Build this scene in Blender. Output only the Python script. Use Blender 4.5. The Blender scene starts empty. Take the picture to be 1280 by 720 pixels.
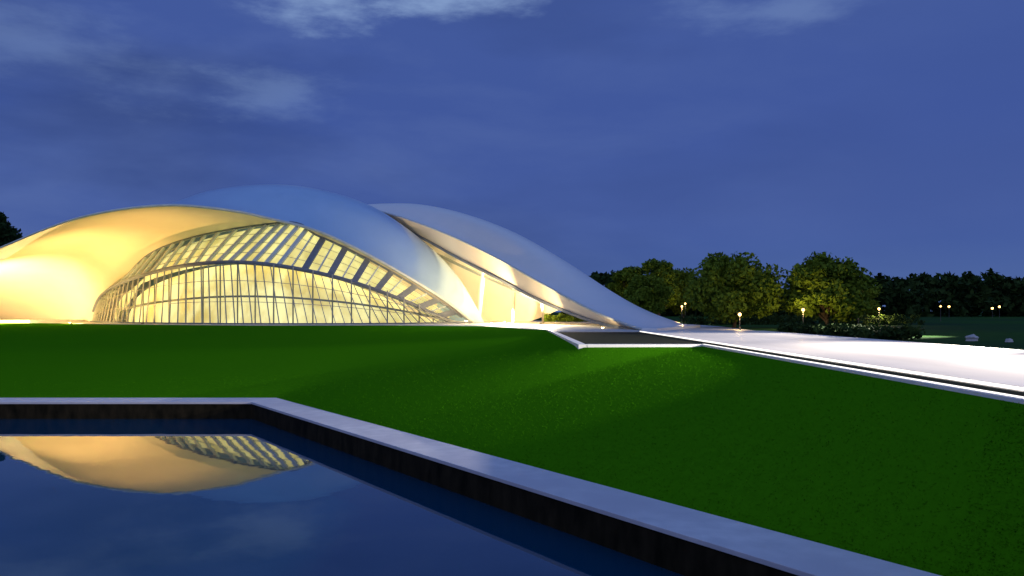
import bpy, bmesh, math, random
import numpy as np
from mathutils import Vector
random.seed(7); rng=np.random.default_rng(7)
scene=bpy.context.scene
scene.view_settings.view_transform='Standard'
scene.view_settings.look='None'
scene.view_settings.exposure=0
GZ=2.93

# ------------------------------------------------------------ materials
def new_mat(name):
    m=bpy.data.materials.new(name); m.use_nodes=True
    nt=m.node_tree; nt.nodes.clear()
    out=nt.nodes.new('ShaderNodeOutputMaterial')
    return m,nt,out
def N(nt,t,**kw):
    n=nt.nodes.new(t)
    for k,v in kw.items(): setattr(n,k,v)
    return n
def noise_mat(name,c1,c2,scale=3.0,rough=0.6,bump=0.0,bscale=None,detail=4,spec=0.5,stretch=(1,1,1),c3=None,bigscale=0.05,metal=0.0,bdist=0.02,coat=0.0):
    m,nt,out=new_mat(name)
    p=N(nt,'ShaderNodeBsdfPrincipled')
    tc=N(nt,'ShaderNodeTexCoord'); mp=N(nt,'ShaderNodeMapping'); mp.inputs['Scale'].default_value=stretch
    nt.links.new(tc.outputs['Object'],mp.inputs['Vector'])
    nz=N(nt,'ShaderNodeTexNoise'); nz.inputs['Scale'].default_value=scale; nz.inputs['Detail'].default_value=detail
    nt.links.new(mp.outputs[0],nz.inputs['Vector'])
    r=N(nt,'ShaderNodeValToRGB'); r.color_ramp.elements[0].position=0.3; r.color_ramp.elements[1].position=0.7
    r.color_ramp.elements[0].color=(*c1,1); r.color_ramp.elements[1].color=(*c2,1)
    nt.links.new(nz.outputs['Fac'],r.inputs['Fac'])
    col=r.outputs['Color']
    if c3:
        n2=N(nt,'ShaderNodeTexNoise'); n2.inputs['Scale'].default_value=bigscale; n2.inputs['Detail'].default_value=3
        nt.links.new(tc.outputs['Object'],n2.inputs['Vector'])
        r2=N(nt,'ShaderNodeMapRange'); r2.inputs[1].default_value=0.38; r2.inputs[2].default_value=0.65
        nt.links.new(n2.outputs['Fac'],r2.inputs[0])
        mx=N(nt,'ShaderNodeMix',data_type='RGBA')
        nt.links.new(r2.outputs[0],mx.inputs['Factor']); nt.links.new(col,mx.inputs['A']); mx.inputs['B'].default_value=(*c3,1)
        col=mx.outputs['Result']
    nt.links.new(col,p.inputs['Base Color'])
    p.inputs['Roughness'].default_value=rough; p.inputs['Metallic'].default_value=metal
    p.inputs['Specular IOR Level'].default_value=spec
    if coat: p.inputs['Coat Weight'].default_value=coat; p.inputs['Coat Roughness'].default_value=0.15
    if bump:
        nb=N(nt,'ShaderNodeTexNoise'); nb.inputs['Scale'].default_value=bscale or scale*3; nb.inputs['Detail'].default_value=3
        nt.links.new(mp.outputs[0],nb.inputs['Vector'])
        b=N(nt,'ShaderNodeBump'); b.inputs['Strength'].default_value=bump; b.inputs['Distance'].default_value=bdist
        nt.links.new(nb.outputs['Fac'],b.inputs['Height']); nt.links.new(b.outputs[0],p.inputs['Normal'])
    nt.links.new(p.outputs[0],out.inputs[0])
    return m
def emit_mat(name,c,s):
    m,nt,out=new_mat(name); e=N(nt,'ShaderNodeEmission'); e.inputs[0].default_value=(*c,1); e.inputs[1].default_value=s
    nt.links.new(e.outputs[0],out.inputs[0]); return m

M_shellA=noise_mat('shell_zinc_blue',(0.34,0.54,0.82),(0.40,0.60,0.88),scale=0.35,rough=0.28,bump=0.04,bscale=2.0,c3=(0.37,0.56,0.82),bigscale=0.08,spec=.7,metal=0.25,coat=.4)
M_shellB=noise_mat('shell_white',(0.76,0.81,0.84),(0.84,0.86,0.88),scale=0.35,rough=0.36,bump=0.04,bscale=2.0,c3=(0.78,0.82,0.85),bigscale=0.08,coat=.2)
M_cream=noise_mat('shell_soffit',(0.82,0.74,0.60),(0.86,0.79,0.65),scale=0.3,rough=0.6,bump=0.04,bscale=3)
M_steel=noise_mat('steel_grey',(0.14,0.17,0.22),(0.20,0.23,0.28),scale=2,rough=0.45)
M_mull=noise_mat('mullion_white',(0.36,0.38,0.34),(0.44,0.46,0.42),scale=2,rough=0.5)
M_fin=noise_mat('fin_white',(0.52,0.60,0.62),(0.62,0.70,0.70),scale=1.5,rough=0.5)
M_plaza=noise_mat('plaza_concrete',(0.50,0.48,0.45),(0.60,0.58,0.54),scale=1.2,rough=0.6,bump=0.1,c3=(0.45,0.44,0.42))
M_walk=noise_mat('walk_concrete',(0.66,0.63,0.59),(0.82,0.79,0.75),scale=0.5,rough=0.5,bump=0.1,stretch=(1,0.06,1),c3=(0.70,0.67,0.63),bigscale=0.25)
M_rim=noise_mat('rim_stone',(0.56,0.58,0.64),(0.72,0.73,0.78),scale=2.5,rough=0.65,bump=0.25,bscale=18,c3=(0.54,0.55,0.62),bigscale=0.35)
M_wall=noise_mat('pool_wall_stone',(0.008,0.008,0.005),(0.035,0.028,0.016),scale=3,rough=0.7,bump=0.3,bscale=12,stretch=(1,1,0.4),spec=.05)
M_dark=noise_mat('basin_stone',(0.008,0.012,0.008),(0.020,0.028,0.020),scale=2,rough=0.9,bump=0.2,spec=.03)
M_kerb=noise_mat('kerb_white',(0.74,0.74,0.74),(0.82,0.82,0.82),scale=4,rough=0.5)
M_lawn=noise_mat('lawn_grass',(0.038,0.180,0.003),(0.048,0.215,0.004),scale=5,rough=0.95,bump=0.12,bscale=22,spec=0.0,c3=(0.044,0.205,0.003),bigscale=0.12,bdist=0.02)
M_blade=noise_mat('grass_blades',(0.042,0.205,0.003),(0.060,0.26,0.006),scale=2,rough=0.9,spec=0.0)
M_ground=noise_mat('meadow_grass',(0.02,0.07,0.012),(0.035,0.10,0.02),scale=1.2,rough=1,bump=0.5,spec=0.02,c3=(0.02,0.05,0.02),bigscale=0.03)
M_bark=noise_mat('bark',(0.05,0.035,0.02),(0.11,0.08,0.05),scale=6,rough=0.9,bump=0.5,stretch=(1,1,.3))
M_leaf=noise_mat('leaves',(0.06,0.11,0.010),(0.16,0.24,0.02),scale=0.9,rough=0.8,spec=0.1)
M_leafd=noise_mat('leaves_dark',(0.014,0.035,0.010),(0.04,0.075,0.018),scale=0.5,rough=0.9,spec=0.1)
M_stone=noise_mat('boulder_stone',(0.35,0.36,0.38),(0.6,0.6,0.6),scale=3,rough=0.8,bump=0.5)
M_pole=noise_mat('pole_metal',(0.05,0.05,0.05),(0.08,0.08,0.08),scale=3,rough=0.5)
M_lampw=emit_mat('lamp_warm',(1,0.55,0.16),8)
M_edge_glow=emit_mat('edge_glow',(1,0.95,0.90),1.8)  # glow for the added edge strips, no lamp of the place

M_glass,nt,out=new_mat('facade_glass')
tr=N(nt,'ShaderNodeBsdfTransparent'); tr.inputs[0].default_value=(0.96,0.98,0.92,1)
gl=N(nt,'ShaderNodeBsdfGlossy'); gl.inputs['Roughness'].default_value=0.04
fr=N(nt,'ShaderNodeFresnel'); fr.inputs[0].default_value=1.3
mx=N(nt,'ShaderNodeMixShader'); nt.links.new(fr.outputs[0],mx.inputs[0]); nt.links.new(tr.outputs[0],mx.inputs[1]); nt.links.new(gl.outputs[0],mx.inputs[2]); nt.links.new(mx.outputs[0],out.inputs[0])
M_water,nt,out=new_mat('pool_water')
p=N(nt,'ShaderNodeBsdfPrincipled'); p.inputs['Base Color'].default_value=(0.0003,0.045,0.10,1); p.inputs['Roughness'].default_value=0.015; p.inputs['IOR'].default_value=1.6
tc=N(nt,'ShaderNodeTexCoord'); nz=N(nt,'ShaderNodeTexNoise'); nz.inputs['Scale'].default_value=0.6; nz.inputs['Detail'].default_value=3
nt.links.new(tc.outputs['Object'],nz.inputs['Vector'])
b=N(nt,'ShaderNodeBump'); b.inputs['Strength'].default_value=0.06; b.inputs['Distance'].default_value=0.03
nt.links.new(nz.outputs['Fac'],b.inputs['Height']); nt.links.new(b.outputs[0],p.inputs['Normal'])
nt.links.new(p.outputs[0],out.inputs[0])
def glow_mat(name,c1,c2,strength):  # interior light painted as emission on the wall, in place of lamps inside
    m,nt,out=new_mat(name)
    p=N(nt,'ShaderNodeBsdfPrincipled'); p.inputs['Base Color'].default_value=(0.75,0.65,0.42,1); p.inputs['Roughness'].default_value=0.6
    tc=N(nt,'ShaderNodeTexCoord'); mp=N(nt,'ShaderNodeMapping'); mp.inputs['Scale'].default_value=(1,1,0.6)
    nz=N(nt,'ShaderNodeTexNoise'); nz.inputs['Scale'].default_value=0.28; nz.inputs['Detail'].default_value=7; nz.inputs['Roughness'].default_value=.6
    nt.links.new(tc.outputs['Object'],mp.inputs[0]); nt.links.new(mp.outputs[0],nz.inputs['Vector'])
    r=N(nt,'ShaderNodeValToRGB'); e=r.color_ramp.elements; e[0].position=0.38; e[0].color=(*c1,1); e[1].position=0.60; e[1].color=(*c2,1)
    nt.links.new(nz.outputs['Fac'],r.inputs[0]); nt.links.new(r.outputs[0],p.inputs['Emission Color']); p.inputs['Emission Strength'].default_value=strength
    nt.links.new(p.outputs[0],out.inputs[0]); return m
M_inner=glow_mat('interior_wall_glow',(0.55,0.42,0.10),(1.0,0.92,0.42),0.92)
M_inner2=glow_mat('interior_upper_glow',(0.60,0.48,0.13),(1.0,0.88,0.34),0.92)

# ------------------------------------------------------------ helpers
def link(ob,parent=None):
    scene.collection.objects.link(ob)
    if parent: ob.parent=parent
    return ob
def mesh_obj(name,verts,faces,mats,parent=None,smooth=False,midx=None):
    me=bpy.data.meshes.new(name); me.from_pydata([tuple(v) for v in verts],[],faces)
    for m in (mats if isinstance(mats,list) else [mats]): me.materials.append(m)
    if midx is not None: me.polygons.foreach_set('material_index',midx)
    if smooth: me.polygons.foreach_set('use_smooth',[True]*len(me.polygons))
    me.update(); return link(bpy.data.objects.new(name,me),parent)
def empty(name,loc=(0,0,0)):
    o=bpy.data.objects.new(name,None); scene.collection.objects.link(o); return o
def cr(pts,t):
    pts=[np.array(p,float) for p in pts]; n=len(pts)
    i=min(int(t),n-2); f=t-i
    p1,p2=pts[i],pts[i+1]; p0=pts[i-1] if i>0 else 2*p1-p2; p3=pts[i+2] if i+2<n else 2*p2-p1
    return 0.5*((2*p1)+(-p0+p2)*f+(2*p0-5*p1+4*p2-p3)*f*f+(-p0+3*p1-3*p2+p3)*f**3)
def loft(name,curves,mat,parent=None,nu=12,nv=6,t0=0,t1=None,smooth=True,bez=False):
    n=len(curves[0]); t1=t1 if t1 is not None else n-1
    U=int((t1-t0)*nu)+1; V=(len(curves)-1)*nv+1
    verts=[];faces=[]
    for a in range(U):
        t=t0+(t1-t0)*a/(U-1); c=[cr(k,t) for k in curves]
        for q in range(V):
            if bez:
                f=q/(V-1); verts.append((1-f)**2*c[0]+2*f*(1-f)*c[1]+f*f*c[2])
            else: verts.append(cr(c,q/nv))
    for a in range(U-1):
        for q in range(V-1):
            i=a*V+q; faces.append((i,i+1,i+V+1,i+V))
    return mesh_obj(name,verts,faces,mat,parent,smooth)
def tube(name,pts,r,mat,parent=None,seg=6):
    verts=[];faces=[];pts=[Vector(p) for p in pts]
    rr=r if isinstance(r,(list,tuple)) else [r]*len(pts)
    for i,p in enumerate(pts):
        d=(pts[min(i+1,len(pts)-1)]-pts[max(i-1,0)]).normalized()
        a=d.cross(Vector((0,0,1)))
        if a.length<1e-3: a=Vector((1,0,0))
        a.normalize(); b=d.cross(a)
        for k in range(seg):
            an=2*math.pi*k/seg+math.pi/4; verts.append(p+(a*math.cos(an)+b*math.sin(an))*rr[i])
    for i in range(len(pts)-1):
        for k in range(seg):
            faces.append((i*seg+k,i*seg+(k+1)%seg,(i+1)*seg+(k+1)%seg,(i+1)*seg+k))
    faces.append(tuple(range(seg))[::-1]); faces.append(tuple(range((len(pts)-1)*seg,len(pts)*seg)))
    return verts,faces
def merge(name,parts,mat,parent=None,smooth=False):
    V=[];F=[]
    for v,f in parts:
        o=len(V); V+=list(v); F+=[tuple(i+o for i in q) for q in f]
    return mesh_obj(name,V,F,mat,parent,smooth)
def box(x0,x1,y0,y1,z0,z1):
    v=[(x,y,z) for z in(z0,z1) for y in(y0,y1) for x in(x0,x1)]
    f=[(0,2,3,1),(4,5,7,6),(0,1,5,4),(2,6,7,3),(0,4,6,2),(1,3,7,5)]
    return v,f
def beam(p,q,w,d,nrm):
    p,q,nrm=Vector(p),Vector(q),Vector(nrm).normalized(); ax=(q-p).normalized(); s=ax.cross(nrm).normalized()*w/2; nn=nrm*d/2
    v=[]
    for c in(p,q):
        v+=[c-s-nn,c+s-nn,c+s+nn,c-s+nn]
    return v,[(0,1,2,3)[::-1],(4,5,6,7),(0,1,5,4),(1,2,6,5),(2,3,7,6),(3,0,4,7)]
def slab(name,poly,z0,z1,mat,parent=None,bev=0.0):
    bm=bmesh.new(); vs=[bm.verts.new((x,y,z1)) for x,y in poly]; f=bm.faces.new(vs)
    r=bmesh.ops.extrude_face_region(bm,geom=[f]); 
    for e in r['geom']:
        if isinstance(e,bmesh.types.BMVert): e.co.z=z0
    bmesh.ops.recalc_face_normals(bm,faces=bm.faces)
    if bev: bmesh.ops.bevel(bm,geom=list(bm.edges),offset=bev,segments=2,affect='EDGES')
    me=bpy.data.meshes.new(name); bm.to_mesh(me); bm.free(); me.materials.append(mat)
    return link(bpy.data.objects.new(name,me),parent)
def spot(name,loc,aim,power,col,angle=90,blend=0.8,r=0.15,parent=None):
    l=bpy.data.lights.new(name,'SPOT'); l.energy=power; l.color=col; l.spot_size=math.radians(angle); l.spot_blend=blend; l.shadow_soft_size=r
    o=bpy.data.objects.new(name,l); o.location=loc; o.rotation_euler=(Vector(aim)-Vector(loc)).to_track_quat('-Z','Y').to_euler(); link(o,parent); return o
def point(name,loc,power,col,r=0.2,parent=None):
    l=bpy.data.lights.new(name,'POINT'); l.energy=power; l.color=col; l.shadow_soft_size=r
    o=bpy.data.objects.new(name,l); o.location=loc; link(o,parent); return o

# ------------------------------------------------------------ terrain
P=[(-120,35.3),(-80,35.3),(-50,35.3),(-35,35.3),(-22,35.3),(-15,35.3),(-10.4,35.3),(-6.2,29.3),(-2.05,23.4),(2.1,17.4),(6.3,11.45),(8.4,8.4)]
Q=[(-120,110),(-82,112),(-68,113),(-50,100),(-30,91),(-14,92),(-3.5,87),(3,68),(3.4,36.5),(8.6,36.5),(8.6,14),(8.6,9.0)]
def lin(pl,t):
    i=min(int(t),len(pl)-2); f=t-i; return np.array(pl[i],float)*(1-f)+np.array(pl[i+1],float)*f
def seg_dist(pl,pt):
    best=1e9
    for i in range(len(pl)-1):
        a=np.array(pl[i],float); b_=np.array(pl[i+1],float); ab=b_-a
        f=max(0,min(1,np.dot(pt-a,ab)/np.dot(ab,ab))); best=min(best,np.linalg.norm(a+ab*f-pt))
    return best
def lawn_pt(t,v):
    a=lin(P,t); q=lin(Q,t); c=a*(1-v)+q*v
    if v<=0: return (c[0],c[1],0.66)
    if v>=1: return (c[0],c[1],GZ+.02)
    dp=seg_dist(P,c); dq=seg_dist(Q,c); k=dp/(dp+dq)
    return (c[0],c[1],0.66+(GZ+0.02-0.66)*k**.85)
nu=10; U=(len(P)-1)*nu+1; V=41; verts=[];faces=[]
for a in range(U):
    for k in range(V): verts.append(lawn_pt(a/nu,k/(V-1)))
for a in range(U-1):
    for k in range(V-1):
        i=a*V+k; faces.append((i,i+V,i+V+1,i+1))
LV=np.array(verts).reshape(U,V,3)
lawn=mesh_obj('lawn',verts,faces,M_lawn,None,True)
vs=[];fs=[]
cnt=0
while cnt<40000:
    t=random.uniform(3.5,10.95); v=random.random()**1.5
    a=t*nu; i=int(a); fa=a-i; b2=v*(V-1); j=min(int(b2),V-2); fb=b2-j
    x,y,z=(LV[i,j]*(1-fa)+LV[i+1,j]*fa)*(1-fb)+(LV[i,j+1]*(1-fa)+LV[i+1,j+1]*fa)*fb
    if y>40 or y<8 or abs(x)>0.7*y+1: continue
    if random.random()>min(1,(20/y)**1.6): continue
    h=random.uniform(.012,.03); w=random.uniform(.006,.011)*(1+y/40); an=random.uniform(0,6.28); dx,dy=math.cos(an)*w,math.sin(an)*w
    lx,ly=random.gauss(0,.035),random.gauss(0,.035)
    o=len(vs); vs+=[(x-dx,y-dy,z-.005),(x+dx,y+dy,z-.005),(x+lx,y+ly,z+h)]; fs.append((o,o+1,o+2)); cnt+=1
mesh_obj('grass',vs,fs,M_blade)
bm=bmesh.new()
outer=[(-3000,-300),(3000,-300),(3000,5000),(-3000,5000)]
hole=[(-120,3.5)]+Q+[(8.6,3.5)]
def loop(pts):
    vv=[bm.verts.new((x,y,GZ)) for x,y in pts]; return [bm.edges.new((vv[i],vv[(i+1)%len(vv)])) for i in range(len(vv))]
es=loop(outer)+loop(hole)
bmesh.ops.triangle_fill(bm,edges=es,use_beauty=True,use_dissolve=False)
for f in bm.faces:
    if f.normal.z<0: f.normal_flip()
me=bpy.data.meshes.new('ground'); bm.to_mesh(me); bm.free(); me.materials.append(M_ground); link(bpy.data.objects.new('ground',me))
plaza=[(-95,112.5),(-82,112.3),(-68,113.2),(-50,100.2),(-30,91.2),(-14,92.2),(-3.5,87.2),(3,68.2),(9.9,68.2),(9.9,62),(19.5,62),(22,84),(22,120),(-2,150),(-95,150)]
slab('plaza',plaza,GZ+0.004,GZ+0.05,M_plaza)
slab('terrace_path',[(-120,113.5),(-69,114.5),(-66.5,124),(-70,129),(-120,132)],GZ+.06,GZ+0.4,M_plaza)
slab('deck_pavement',[(-60,3.3),(8.4,3.3),(8.4,-25),(-60,-25)],GZ+.004,GZ+.06,M_plaza)
walk=[(9.9,3.5),(19.5,3.5),(19.5,61.9),(9.9,61.9)]
slab('walkway',walk,GZ+0.004,GZ+0.12,M_walk,bev=0.02)
slab('kerb',[(8.6,3.5),(8.9,3.5),(8.9,36.8),(8.6,36.8)],GZ-0.6,GZ+0.10,M_kerb,bev=0.015)
slab('kerb',[(3.4,36.2),(8.59,36.2),(8.59,36.8),(3.4,36.8)],GZ-0.6,GZ+0.10,M_kerb,bev=0.015)
slab('kerb',[(3.0,36.2),(3.39,36.2),(3.3,68),(2.9,68)],GZ-0.6,GZ+0.10,M_kerb,bev=0.015)
slab('channel_bed',[(8.9,3.5),(9.9,3.5),(9.9,36.8),(8.9,36.8)],GZ+0.004,GZ+0.012,M_dark)
slab('basin_bed',[(3.4,36.81),(9.9,36.81),(9.9,62),(3.31,62)],GZ+0.004,GZ+0.012,M_dark)
slab('basin_paving',[(3.31,62.02),(9.89,62.02),(9.89,68.18),(3.31,68.18)],GZ+0.004,GZ+0.05,M_plaza)
merge('added_glow_strip',[box(9.86,9.895,3.5,61.8,GZ+.05,GZ+.11),box(8.70,8.80,3.5,36.5,GZ+.102,GZ+.115)],M_edge_glow)  # glowing strips added to whiten the walkway edge and kerb

# ------------------------------------------------------------ reflecting pool
pool=empty('reflecting_pool')
outerp=[(-120,35.3),(-10.4,35.3),(8.58,8.0)]
innerp=[(-120,33.6),(-10.95,33.6),(8.58,5.4)]
RZ=0.72
def prism(poly,z0,z1):
    n=len(poly); v=[(x,y,z0) for x,y in poly]+[(x,y,z1) for x,y in poly]
    f=[tuple(range(n))[::-1],tuple(range(n,2*n))]+[(i,(i+1)%n,(i+1)%n+n,i+n) for i in range(n)]
    return v,f
rim=merge('coping',[prism([outerp[0],outerp[1],innerp[1],innerp[0]],RZ-.09,RZ),prism([outerp[1],outerp[2],innerp[2],innerp[1]],RZ-.09,RZ)],M_rim,pool)
m=rim.modifiers.new('b','BEVEL'); m.width=0.012; m.segments=2
iw=[(-120,33.66),(-10.93,33.66),(8.58,5.50)]
ow=[(-120,35.2),(-10.45,35.2),(8.58,7.9)]
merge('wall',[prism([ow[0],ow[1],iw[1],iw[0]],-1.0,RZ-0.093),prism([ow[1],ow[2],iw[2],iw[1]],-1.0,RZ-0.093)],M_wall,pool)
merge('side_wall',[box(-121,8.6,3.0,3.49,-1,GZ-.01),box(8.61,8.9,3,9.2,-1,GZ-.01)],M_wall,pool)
mesh_obj('water',[(-120,3.5,0),(8.6,3.5,0),(8.6,5.6,0),(-10.9,33.75,0),(-120,33.75,0)],[(0,1,2,3,4)],M_water)

# ------------------------------------------------------------ building
B=empty('museum_building')
R=[(-81,100,2.93),(-70.6,98,8.9),(-60.8,95,12.1),(-51.3,95,15.7),(-42.7,97,17.4),(-36,100,17.3),(-30.7,104,16.46),(-25.2,105,15),(-19.1,106,12.13),(-13,108,8.6),(-8.8,110,5.8),(-5.4,112,2.93)]
G=[(-100,130,2.93),(-91,133,2.93),(-84.5,132,2.93),(-74.1,130,2.93),(-65.6,125,2.93),(-52.2,116,13.2),(-31.1,105.5,16.3),(-25.5,106.2,14.6),(-19.3,107,11.7),(-13.1,109,8.1),(-8.9,111,5.3),(-5.8,112.3,2.93)]
Mi=[(-94,114,4),(-86,115,8.4),(-77,116,12.4),(-67,117,15.4),(-59,114,17.0),(-46.5,108,17.4)]+[tuple((np.array(R[i])+np.array(G[i]))/2) for i in range(6,12)]
K=[(-90,110,3.0),(-79,112,8.3),(-69,111,12.0),(-59,111,16.0),(-49.5,113,18.6),(-43.3,114,21.5),(-35.4,116,22.9),(-28.1,117,22.4),(-20.7,118,20.1),(-13.6,118,15.4),(-8,117,9.8),(-3.9,114,2.93)]
Bk=[(-103,128,2.93),(-95,136,4),(-88,137,6),(-77,140,9),(-62,142,13),(-52,143,17),(-41,144,18),(-31,144,17.5),(-22,143,15.5),(-15,138,11),(-8.5,130,6),(-4.5,118,2.93)]
Bg=[(x+0.5,y+(3 if 0<i<11 else 0),2.9) for i,(x,y,z) in enumerate(Bk)]
loft('roof_shell_outer',[R,K,Bk,Bg],M_shellA,B,nu=14,nv=10)
loft('roof_shell_soffit',[R,Mi,G],M_cream,B,nu=14,nv=12,bez=True)
merge('roof_shell_edge',[tube('e',[cr(R,i/10)+np.array([0,-.05,0]) for i in range(111)],[.05+.15*min(1,i/50) for i in range(111)],None,seg=6)],M_fin,B,True)
RB=[(-25.6,128,21.65),(-18.3,122,19.4),(-12.8,116,17.1),(-7.15,110,14.4),(-1.5,101,11.07),(3.6,90,7.56),(7.8,78,4.66),(10.15,70,3.38),(11,64,2.93)]
KB=[(-26.1,134,21.7),(-20.8,130,21.8),(-14.5,126,21.3),(-7.1,118,19.0),(0,108,15.4),(5.9,98,11.1),(10.7,89,7.0),(13.7,83,4.75),(17.8,80,2.93)]
BB=[(-28,148,16),(-20,146,16),(-11,142,15),(-1,134,13),(7,124,10),(11.5,112,6.8),(15,101,4.3),(17,92,3.3),(18.5,82,2.93)]
UB=[(-25,132,19),(-18.8,127,18.4),(-13.3,121,15.6),(-7.75,114,12.3),(-2.1,105,9.1),(3.0,94,6.1),(7.4,82,3.95),(10.1,73,3.15),(11.1,66,2.93)]
W=[(-26,140,2.93),(-19,141,2.93),(-12,139,2.93),(-4,135,2.93),(2.5,129,2.93),(11,113,6.3),(14.5,102,4.0),(16.6,93,3.1),(18.0,82,2.93)]
Wm=[(-26,142,18),(-19,140,18),(-12,137,16),(-3.5,131,13.5),(3,124,11.5),(7.5,104,7.3),(11.2,92,4.4),(13.5,82,3.25),(14.5,74,2.95)]
loft('wing_shell_outer',[RB,KB,BB],M_shellB,B,nu=14,nv=10)
loft('wing_shell_lip',[RB,UB],M_cream,B,nu=14,nv=4)
loft('wing_shell_vault',[UB,Wm,W],M_cream,B,nu=14,nv=12,bez=True)
merge('wing_edge',[tube('e',[cr(RB,i/10)+np.array([0,-.05,0]) for i in range(81)],.13,None,seg=6)],M_fin,B,True)
pts=[cr(UB,i/8) for i in range(8*8+1)]
pts=[(p[0]+.1,p[1]-.6,p[2]-.15) for p in pts]
merge('wing_beam',[tube('b',pts,0.20,None,seg=4)],M_steel,B)
UB2=[(x+1.0,y+6,z-(z-2.93)*0.14) for x,y,z in UB]
pts=[cr(UB2,1+i/8) for i in range(8*6+1)]
merge('wing_rib',[tube('b',pts,0.24,None,seg=4)],M_mull,B)
cols=[]
for a,b_,w in [((-5.2,125,GZ),(-4.0,114,11.2),1.3),((0.2,117,GZ),(0.3,106,8.9),1.1),((4.2,108,GZ),(3.6,98,6.9),.9)]:
    cols.append(beam(a,b_,w*.35,w,(0.3,-1,0.4)))
merge('buttress_fins',cols,M_cream,B)
slab('wing_foot',[(10.2,63),(11.4,62.8),(18.6,79),(18.9,83.5),(15.5,83)],GZ+.01,GZ+0.28,M_shellB,B,bev=0.03)

# ---- facade
base=[(-65.6,125,GZ),(-60.1,116,GZ),(-51.8,108,GZ),(-40.4,101,GZ),(-30.4,98,GZ),(-20.7,98.5,GZ),(-12.4,103,GZ),(-5.8,111.5,GZ)]
ring=[(-65.4,124.9,4.2),(-60.7,119,7.1),(-52.6,111.5,9.2),(-42,105,10.7),(-32.6,102,10.7),(-23.6,102.5,9.2),(-15.9,106,6.6),(-8.9,111,3.3)]
tj=[4.05,4.45,5.05,5.5,6.2,7.5,8.8,10.6]
def topc(s):
    t=s*7; i=min(int(t),6); f=t-i; g=tj[i]*(1-f)+tj[i+1]*f
    p=cr(G,g); return p+np.array([0,0.25,-0.1])
def basec(s): return cr(base,s*7)
def ringc(s): return cr(ring,s*7)
CEN=np.array([-30,135,4.0])
def surf(name,fa,fb,n,mat,off=0.0,seg=4):
    verts=[];faces=[]
    for a in range(n+1):
        s=a/n; p,q=fa(s),fb(s)
        for k in range(seg+1):
            c=p+(q-p)*k/seg
            d=CEN-c; d[2]=0; c=c+d*off
            verts.append(c)
    for a in range(n):
        for k in range(seg):
            i=a*(seg+1)+k; faces.append((i,i+seg+1,i+seg+2,i+1))
    return mesh_obj(name,verts,faces,mat,B,False)
surf('glass_lower',basec,ringc,66,M_glass)
surf('glass_upper',ringc,topc,44,M_glass)
surf('glow_wall_lower',basec,ringc,66,M_inner,off=0.14)  # glowing inner wall stands in for the lit rooms
surf('glow_wall_upper',ringc,topc,44,M_inner2,off=0.08)
def outn(s):
    a=basec(max(0,s-.01));c=basec(min(1,s+.01)); d=c-a; n=np.array([d[1],-d[0],0.0]); return n/np.linalg.norm(n)
mull=[]
for i in range(61):
    s=i/60; p,q=basec(s),ringc(s); n=outn(s)
    mull.append(beam(p+n*.05,q+n*.05,0.09,0.16,n))
for k,frac in ((0,0.36),(1,0.70)):
    pts=[basec(s)+(ringc(s)-basec(s))*frac+outn(s)*0.05 for s in np.linspace(0,1,61)]
    mull.append(tube('t',pts,0.05,None,seg=4))
merge('mullions_lower',mull,M_mull,B)
fin=[];dark=[]
for i in range(1,39):
    s=i/39; p,q=ringc(s),topc(s); n=outn(s)+np.array([0,0,0.3])
    big=s>0.62 and i%2==0
    w=0.42+0.3*max(0,(s-.35)) if not big else 0.8
    if s>.62 and not big: w=.18
    (dark if big else fin).append(beam(p,q,w,0.35,n))
merge('louvre_fins',fin,M_fin,B); merge('louvre_fins_grey',dark,M_steel,B)
thin=[]
for k in range(1,4):
    pts=[ringc(s)+(topc(s)-ringc(s))*k/4+outn(s)*0.02 for s in np.linspace(0,1,61)]
    thin.append(tube('t',pts,0.045,None,seg=4))
merge('transoms_upper',thin,M_mull,B)
ss=np.linspace(0,1,80)
merge('ring_beam',[tube('r',[ringc(s)+outn(s)*.15 for s in ss],0.27,None,seg=8)],M_steel,B,True)
merge('base_beam',[tube('r',[basec(s)+outn(s)*.2+np.array([0,0,.1]) for s in ss],0.18,None,seg=4)],M_steel,B)
merge('head_beam',[tube('r',[topc(s)+np.array([0,-.15,.05]) for s in ss],0.2,None,seg=6)],M_steel,B)
ic=[]
for s in np.linspace(0.06,0.97,24):
    c=basec(s); d=CEN-c; d[2]=0; c=c+d*.09; q=ringc(s)+d*.07
    ic.append(tube('c',[c,(c[0],c[1],q[2]-.2)],0.10,None,seg=8))
pts=[]
for s in np.linspace(.03,.97,50):
    c=basec(s); d=CEN-c; d[2]=0; c=c+d*.10; pts.append((c[0],c[1],GZ+ (ringc(s)[2]-GZ)*.45))
ic.append(tube('f',pts,.18,None,seg=4))
merge('interior_columns',ic,M_mull,B)

fl=[]
for loc,aim,pw,ang,wc in [((-57,103,3.25),(-62,118,12),14000,130,(1,.57,.17)),((-70,106,3.6),(-77,124,8),38000,125,(1,.66,.28)),((-47,101.5,3.25),(-50,110,17),6000,120,(1,.55,.15))]:
    spot('soffit_light',loc,aim,pw,wc,ang,1.0,0.15,B)
    fl.append(box(loc[0]-.15,loc[0]+.15,loc[1]+.2,loc[1]+.4,GZ,GZ+.22))
for loc,aim,pw,ang in [((-7,121,3.3),(-7,135,9),26000,150),((-1,113,3.3),(-2,124,10),25000,150),((3.6,101,3.3),(2,101,8),8000,150),((-2.5,97,3.2),(-5,110,13),17000,110),((2.6,84,3.2),(1.0,96,8),5500,110),((8.2,72,3.2),(7.5,80,4.5),450,120)]:
    spot('wing_light',loc,aim,pw,(1,0.70,0.33),ang,1.0,0.15,B)
    fl.append(box(loc[0]-.15,loc[0]+.15,loc[1]+.2,loc[1]+.4,GZ,GZ+.2))
merge('floodlight_housings',fl,M_pole,B)
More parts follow.
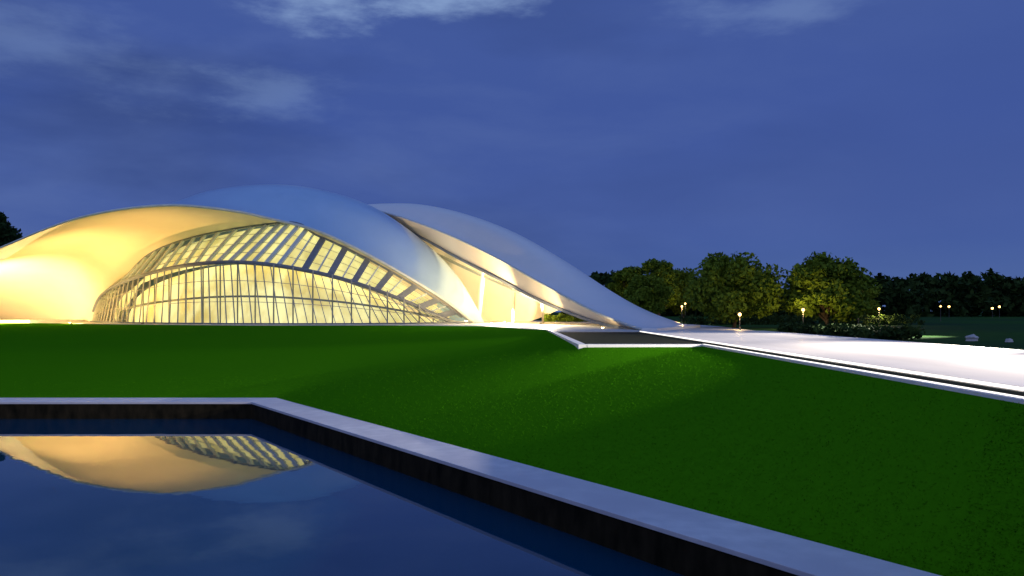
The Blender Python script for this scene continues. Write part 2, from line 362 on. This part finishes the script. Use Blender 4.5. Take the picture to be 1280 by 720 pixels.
for loc,aim,pw in [((-1,108,8.0),(-1.5,98,3),20000),((4.2,97,5.7),(3,84,3),15000)]:
    spot('canopy_downlight',loc,aim,pw,(1,0.84,0.58),100,1.0,0.3,B)

# ------------------------------------------------------------ vegetation
def leaf_quads(centres,radii,n,size,flat=0.8):
    m=len(centres); ci=rng.integers(0,m,n)
    d=rng.normal(size=(n,3)); d/=np.linalg.norm(d,axis=1)[:,None]
    r=rng.random(n)**0.5
    c=np.array(centres)[ci]+d*r[:,None]*np.array(radii)[ci][:,None]*np.array([1,1,flat])
    a=rng.normal(size=(n,3)); a/=np.linalg.norm(a,axis=1)[:,None]
    b=rng.normal(size=(n,3)); b-=a*(a*b).sum(1)[:,None]; b/=np.linalg.norm(b,axis=1)[:,None]
    s=size*(0.6+0.8*rng.random(n))[:,None]
    v=np.stack([c-a*s,c-b*s*.55,c+a*s,c+b*s*.55],1).reshape(-1,3)
    f=np.arange(4*n).reshape(-1,4)
    return v,f
def tree(x,y,h,w,name='deciduous_tree',nleaf=9000,leaf=0.2,mat=None,base=GZ,trunk=0.13):
    parts=[];cent=[];rad=[]
    th=h*trunk
    parts.append(tube('t',[(x,y,base-.1),(x+.1,y,base+th*.6),(x+random.uniform(-.3,.3),y,base+h*.6)],[.03*h,.022*h,.01*h],None,seg=8))
    for i in range(50):
        an=random.uniform(0,6.28); ph=random.uniform(-0.95,1); rr=math.sqrt(max(0,1-ph*ph*0.85))*random.uniform(.35,.86)
        cx=x+math.cos(an)*rr*w/2; cy=y+math.sin(an)*rr*w/2; cz=base+th+(h-th)*(0.5+0.41*ph)
        cent.append((cx,cy,cz)); rad.append(random.uniform(.11,.18)*w*random.uniform(.8,1.2))
        if i%4==0: parts.append(tube('l',[(x,y,base+th*random.uniform(.7,1.3)),((x+cx)/2,(y+cy)/2,(base+th+cz)/2),(cx,cy,cz)],[.014*h,.009*h,.004*h],None,seg=5))
    lv,lf=leaf_quads(cent,rad,nleaf,leaf)
    V=[];F=[]
    for v,f in parts:
        o=len(V); V+=[tuple(q) for q in v]; F+=[tuple(i+o for i in q) for q in f]
    nb=len(F); o=len(V); V+=[tuple(q) for q in lv]; F+=[tuple(q) for q in (lf+o).tolist()]
    return mesh_obj(name,V,F,[M_bark,mat or M_leaf],None,False,[0]*nb+[1]*len(lf))
tree(21.9,79,7.1,10.4,nleaf=15000,leaf=.23)
tree(29.8,76,6.9,8.4,nleaf=14000,leaf=.22)
tree(17.5,104,6.2,6.5,leaf=.23)
tree(43,110,5.8,9,nleaf=8000,leaf=.26)
tree(50.5,118,5.6,9,nleaf=7000,leaf=.26)
tree(20.5,140,9.6,7.5,leaf=.3)
tree(26,142,11.0,7.5,leaf=.3)
tree(32,150,9.5,9,leaf=.3)
tree(37,128,7.6,8,leaf=.28)
tree(-98,150,20.5,14,leaf=.45,mat=M_leafd)
tree(-112,158,20,16,leaf=.45,mat=M_leafd)
cent=[];rad=[]
for i in range(1800):
    X=random.uniform(20,360); Y=random.uniform(255,330); hh=12+2*math.sin(X*.05)+1.5*math.sin(X*.17+1)
    cent.append((X,Y,GZ+random.uniform(0.05,1)*hh)); rad.append(random.uniform(1.6,3.2))
for i in range(300):
    X=random.uniform(-330,-130); Y=random.uniform(255,330); cent.append((X,Y,GZ+random.uniform(1,13))); rad.append(random.uniform(2,4.5))
v,f=leaf_quads(cent,rad,65000,1.2); mesh_obj('distant_trees',v,f.tolist(),M_leafd)
def hedge(x0,x1,y0,y1,h,n,mat=M_leafd,name='hedge'):
    c=[(random.uniform(x0,x1),random.uniform(y0,y1),GZ+random.uniform(.1,h-.2)) for _ in range(n//40)]
    v,f=leaf_quads(c,[0.45]*len(c),n,0.13); return mesh_obj(name,v,f.tolist(),mat)
hedge(5,15,122,125,1.3,8000,M_leaf)
hedge(21,50,96,100,1.2,12000)
hedge(20.5,22.5,44,62,0.7,9000)
def boulder(x,y,s):
    bm=bmesh.new(); bmesh.ops.create_icosphere(bm,subdivisions=3,radius=s)
    for q in bm.verts:
        n=q.co.normalized(); k=1+.18*math.sin(n.x*5+x)*math.cos(n.y*4)+.12*math.sin(n.z*7+y); q.co=Vector((q.co.x*1.2*k,q.co.y*k,q.co.z*.9*k))
    me=bpy.data.meshes.new('boulder'); bm.to_mesh(me); bm.free(); me.materials.append(M_stone); o=link(bpy.data.objects.new('boulder',me)); o.location=(x,y,GZ+s*.5)
boulder(24.9,43.3,.26); boulder(25.6,41.2,.15)

def lamp(x,y,h,power,mat=M_lampw,r=.14,col=(1,.66,.26)):
    e=empty('street_lamp')
    merge('post',[tube('p',[(x,y,GZ),(x,y,GZ+.4),(x,y,GZ+h)],[.09,.05,.04],None,seg=8),box(x-.2,x+.2,y-.2,y+.2,GZ+h+.32,GZ+h+.38)],M_pole,e)
    bm=bmesh.new(); bmesh.ops.create_uvsphere(bm,u_segments=12,v_segments=8,radius=r); me=bpy.data.meshes.new('globe'); bm.to_mesh(me); bm.free(); me.materials.append(mat)
    o=link(bpy.data.objects.new('globe',me),e); o.location=(x,y,GZ+h+.16)
    if power: point('lamp_light',(x,y,GZ+h-.15),power,col,.1,e)
for x,y,h,pw in [(26.2,72.0,1.6,900),(24,113,2.2,900),(28.8,133,2.8,1400),(44.5,97,1.8,1100),(35.5,82,1.6,600),(75,140,2.4,0),(19.5,68.5,1.2,300)]:
    lamp(x,y,h,pw)
for i in range(13):
    lamp(118+i*8.5+random.uniform(-2,2),215+random.uniform(-6,6),2.3+random.random()*.6,0,r=.28)
def fill_mast(x,y,h,aim,pw,ang=95):  # added masts, kept out of view, that brighten the walkway
    e=empty('added_fill_mast')
    merge('pole',[tube('p',[(x,y,GZ),(x,y,GZ+1),(x,y,GZ+h)],[.10,.08,.06],None,seg=10),beam((x,y,GZ+h),(x-1.2,y,GZ+h+.15),.1,.1,(0,0,1)),box(x-1.7,x-.9,y-.2,y+.2,GZ+h+.22,GZ+h+.34)],M_pole,e)
    spot('mast_fill_light',(x-1.3,y,GZ+h+.05),aim,pw,(1,.88,.75),ang,.8,.12,e)
fill_mast(21.5,10,2.9,(13.0,13,3),9500,125); fill_mast(21.5,21,2.9,(13.0,23,3),12500,125); fill_mast(23.0,32,2.9,(13.5,34,3),19000,115); fill_mast(36.5,54,4.2,(14,49,3),90000,44)

# ------------------------------------------------------------ sun + world
sl=bpy.data.lights.new('sun','SUN'); sl.energy=0.12; sl.angle=math.radians(12); sl.color=(0.88,0.84,1.0)
so=bpy.data.objects.new('sun',sl); so.rotation_euler=Vector((0.45,0.8,-0.55)).to_track_quat('-Z','Y').to_euler(); link(so)
w=bpy.data.worlds.new('World'); scene.world=w; w.use_nodes=True; nt=w.node_tree; nt.nodes.clear()
out=N(nt,'ShaderNodeOutputWorld'); bg=N(nt,'ShaderNodeBackground'); nt.links.new(bg.outputs[0],out.inputs[0])
tc=N(nt,'ShaderNodeTexCoord'); sep=N(nt,'ShaderNodeSeparateXYZ'); nt.links.new(tc.outputs['Generated'],sep.inputs[0])
ramp=N(nt,'ShaderNodeValToRGB'); nt.links.new(sep.outputs['Z'],ramp.inputs[0])
el=ramp.color_ramp.elements; el[0].position=0.0; el[0].color=(0.085,0.145,0.35,1); el[1].position=1.0; el[1].color=(0.14,0.27,0.58,1)
for ps,c in ((0.08,(0.058,0.110,0.340)),(0.22,(0.046,0.092,0.325)),(0.40,(0.052,0.098,0.325))):
    q=el.new(ps); q.color=(*c,1)
sky=N(nt,'ShaderNodeTexSky',sky_type='NISHITA'); sky.sun_disc=False; sky.sun_elevation=math.radians(-2); sky.sun_rotation=math.radians(210)
def mixc(a,b_,fac,mode='MIX'):
    m=N(nt,'ShaderNodeMix',data_type='RGBA',blend_type=mode)
    for sck,v in (('A',a),('B',b_),('Factor',fac)):
        if hasattr(v,'links'): nt.links.new(v,m.inputs[sck])
        else: m.inputs[sck].default_value=v
    return m.outputs['Result']
def math_(op,a,b_=None):
    m=N(nt,'ShaderNodeMath',operation=op)
    for i,v in enumerate((a,b_)):
        if v is None: continue
        if hasattr(v,'links'): nt.links.new(v,m.inputs[i])
        else: m.inputs[i].default_value=v
    return m.outputs[0]
col=mixc(ramp.outputs[0],sky.outputs[0],0.03,'ADD')
mp=N(nt,'ShaderNodeMapping'); mp.inputs['Scale'].default_value=(1,1,3.2); mp.inputs['Location'].default_value=(0.3,0.7,0.1); mp.inputs['Rotation'].default_value=(0,math.radians(-8),0); nt.links.new(tc.outputs['Generated'],mp.inputs[0])
nz=N(nt,'ShaderNodeTexNoise'); nz.inputs['Scale'].default_value=3.4; nz.inputs['Detail'].default_value=7; nz.inputs['Roughness'].default_value=.55; nz.inputs['Distortion'].default_value=.3; nt.links.new(mp.outputs[0],nz.inputs['Vector'])
mr=N(nt,'ShaderNodeMapRange'); mr.inputs[1].default_value=.42; mr.inputs[2].default_value=.72; nt.links.new(nz.outputs['Fac'],mr.inputs[0])
left=N(nt,'ShaderNodeMapRange'); left.inputs[1].default_value=.45; left.inputs[2].default_value=-.30; left.inputs[3].default_value=.15; nt.links.new(sep.outputs['X'],left.inputs[0])
col=mixc(col,(0.12,0.185,0.42,1),math_('MULTIPLY',math_('MULTIPLY',mr.outputs[0],left.outputs[0]),0.5))
n3=N(nt,'ShaderNodeTexNoise'); n3.inputs['Scale'].default_value=2.6; n3.inputs['Detail'].default_value=6; nt.links.new(mp.outputs[0],n3.inputs['Vector'])
m3=N(nt,'ShaderNodeMapRange'); m3.inputs[1].default_value=.60; m3.inputs[2].default_value=.38; nt.links.new(n3.outputs['Fac'],m3.inputs[0])
col=mixc(col,(0.033,0.064,0.220,1),math_('MULTIPLY',math_('MULTIPLY',m3.outputs[0],left.outputs[0]),0.75))
n4=N(nt,'ShaderNodeTexNoise'); n4.inputs['Scale'].default_value=9; n4.inputs['Detail'].default_value=8; n4.inputs['Roughness'].default_value=.6; nt.links.new(mp.outputs[0],n4.inputs['Vector'])
for (dx,dz,sx,sz,stg) in [(-0.23,0.39,.085,.04,.95),(-0.10,0.40,.12,.03,1.0),(-0.29,0.275,.08,.03,.32),(-0.60,0.33,.16,.05,.25),(0.33,0.375,.12,.03,.32)]:
    c=Vector((dx,1,dz)).normalized()
    vm=N(nt,'ShaderNodeVectorMath',operation='SUBTRACT'); nt.links.new(tc.outputs['Generated'],vm.inputs[0]); vm.inputs[1].default_value=c
    vs_=N(nt,'ShaderNodeVectorMath',operation='MULTIPLY'); nt.links.new(vm.outputs[0],vs_.inputs[0]); vs_.inputs[1].default_value=(1/sx,1/sx,1/sz)
    ln=N(nt,'ShaderNodeVectorMath',operation='LENGTH'); nt.links.new(vs_.outputs[0],ln.inputs[0])
    a=math_('SUBTRACT',1.25,ln.outputs['Value'])
    bsum=math_('ADD',a,math_('MULTIPLY',math_('SUBTRACT',n4.outputs['Fac'],0.5),3.2))
    m5=N(nt,'ShaderNodeMapRange',interpolation_type='SMOOTHSTEP'); m5.inputs[1].default_value=.1; m5.inputs[2].default_value=1.5; nt.links.new(bsum,m5.inputs[0])
    col=mixc(col,(0.25,0.37,0.62,1),math_('MULTIPLY',m5.outputs[0],stg*.9))
ag=N(nt,'ShaderNodeMapRange'); ag.inputs[1].default_value=-0.2; ag.inputs[2].default_value=-1.0; nt.links.new(sep.outputs['Y'],ag.inputs[0])
col=mixc(col,(0.38,0.42,0.66,1),math_('MULTIPLY',ag.outputs[0],0.7))
nt.links.new(col,bg.inputs[0]); bg.inputs[1].default_value=1.0

cd=bpy.data.cameras.new('camera'); cd.lens=28.125; cd.sensor_width=36; cd.shift_y=30/1280; cd.clip_end=8000; cd.clip_start=0.1
co=bpy.data.objects.new('camera',cd); co.location=(0,0,4.5); co.rotation_euler=(math.radians(90),0,0); link(co); scene.camera=co
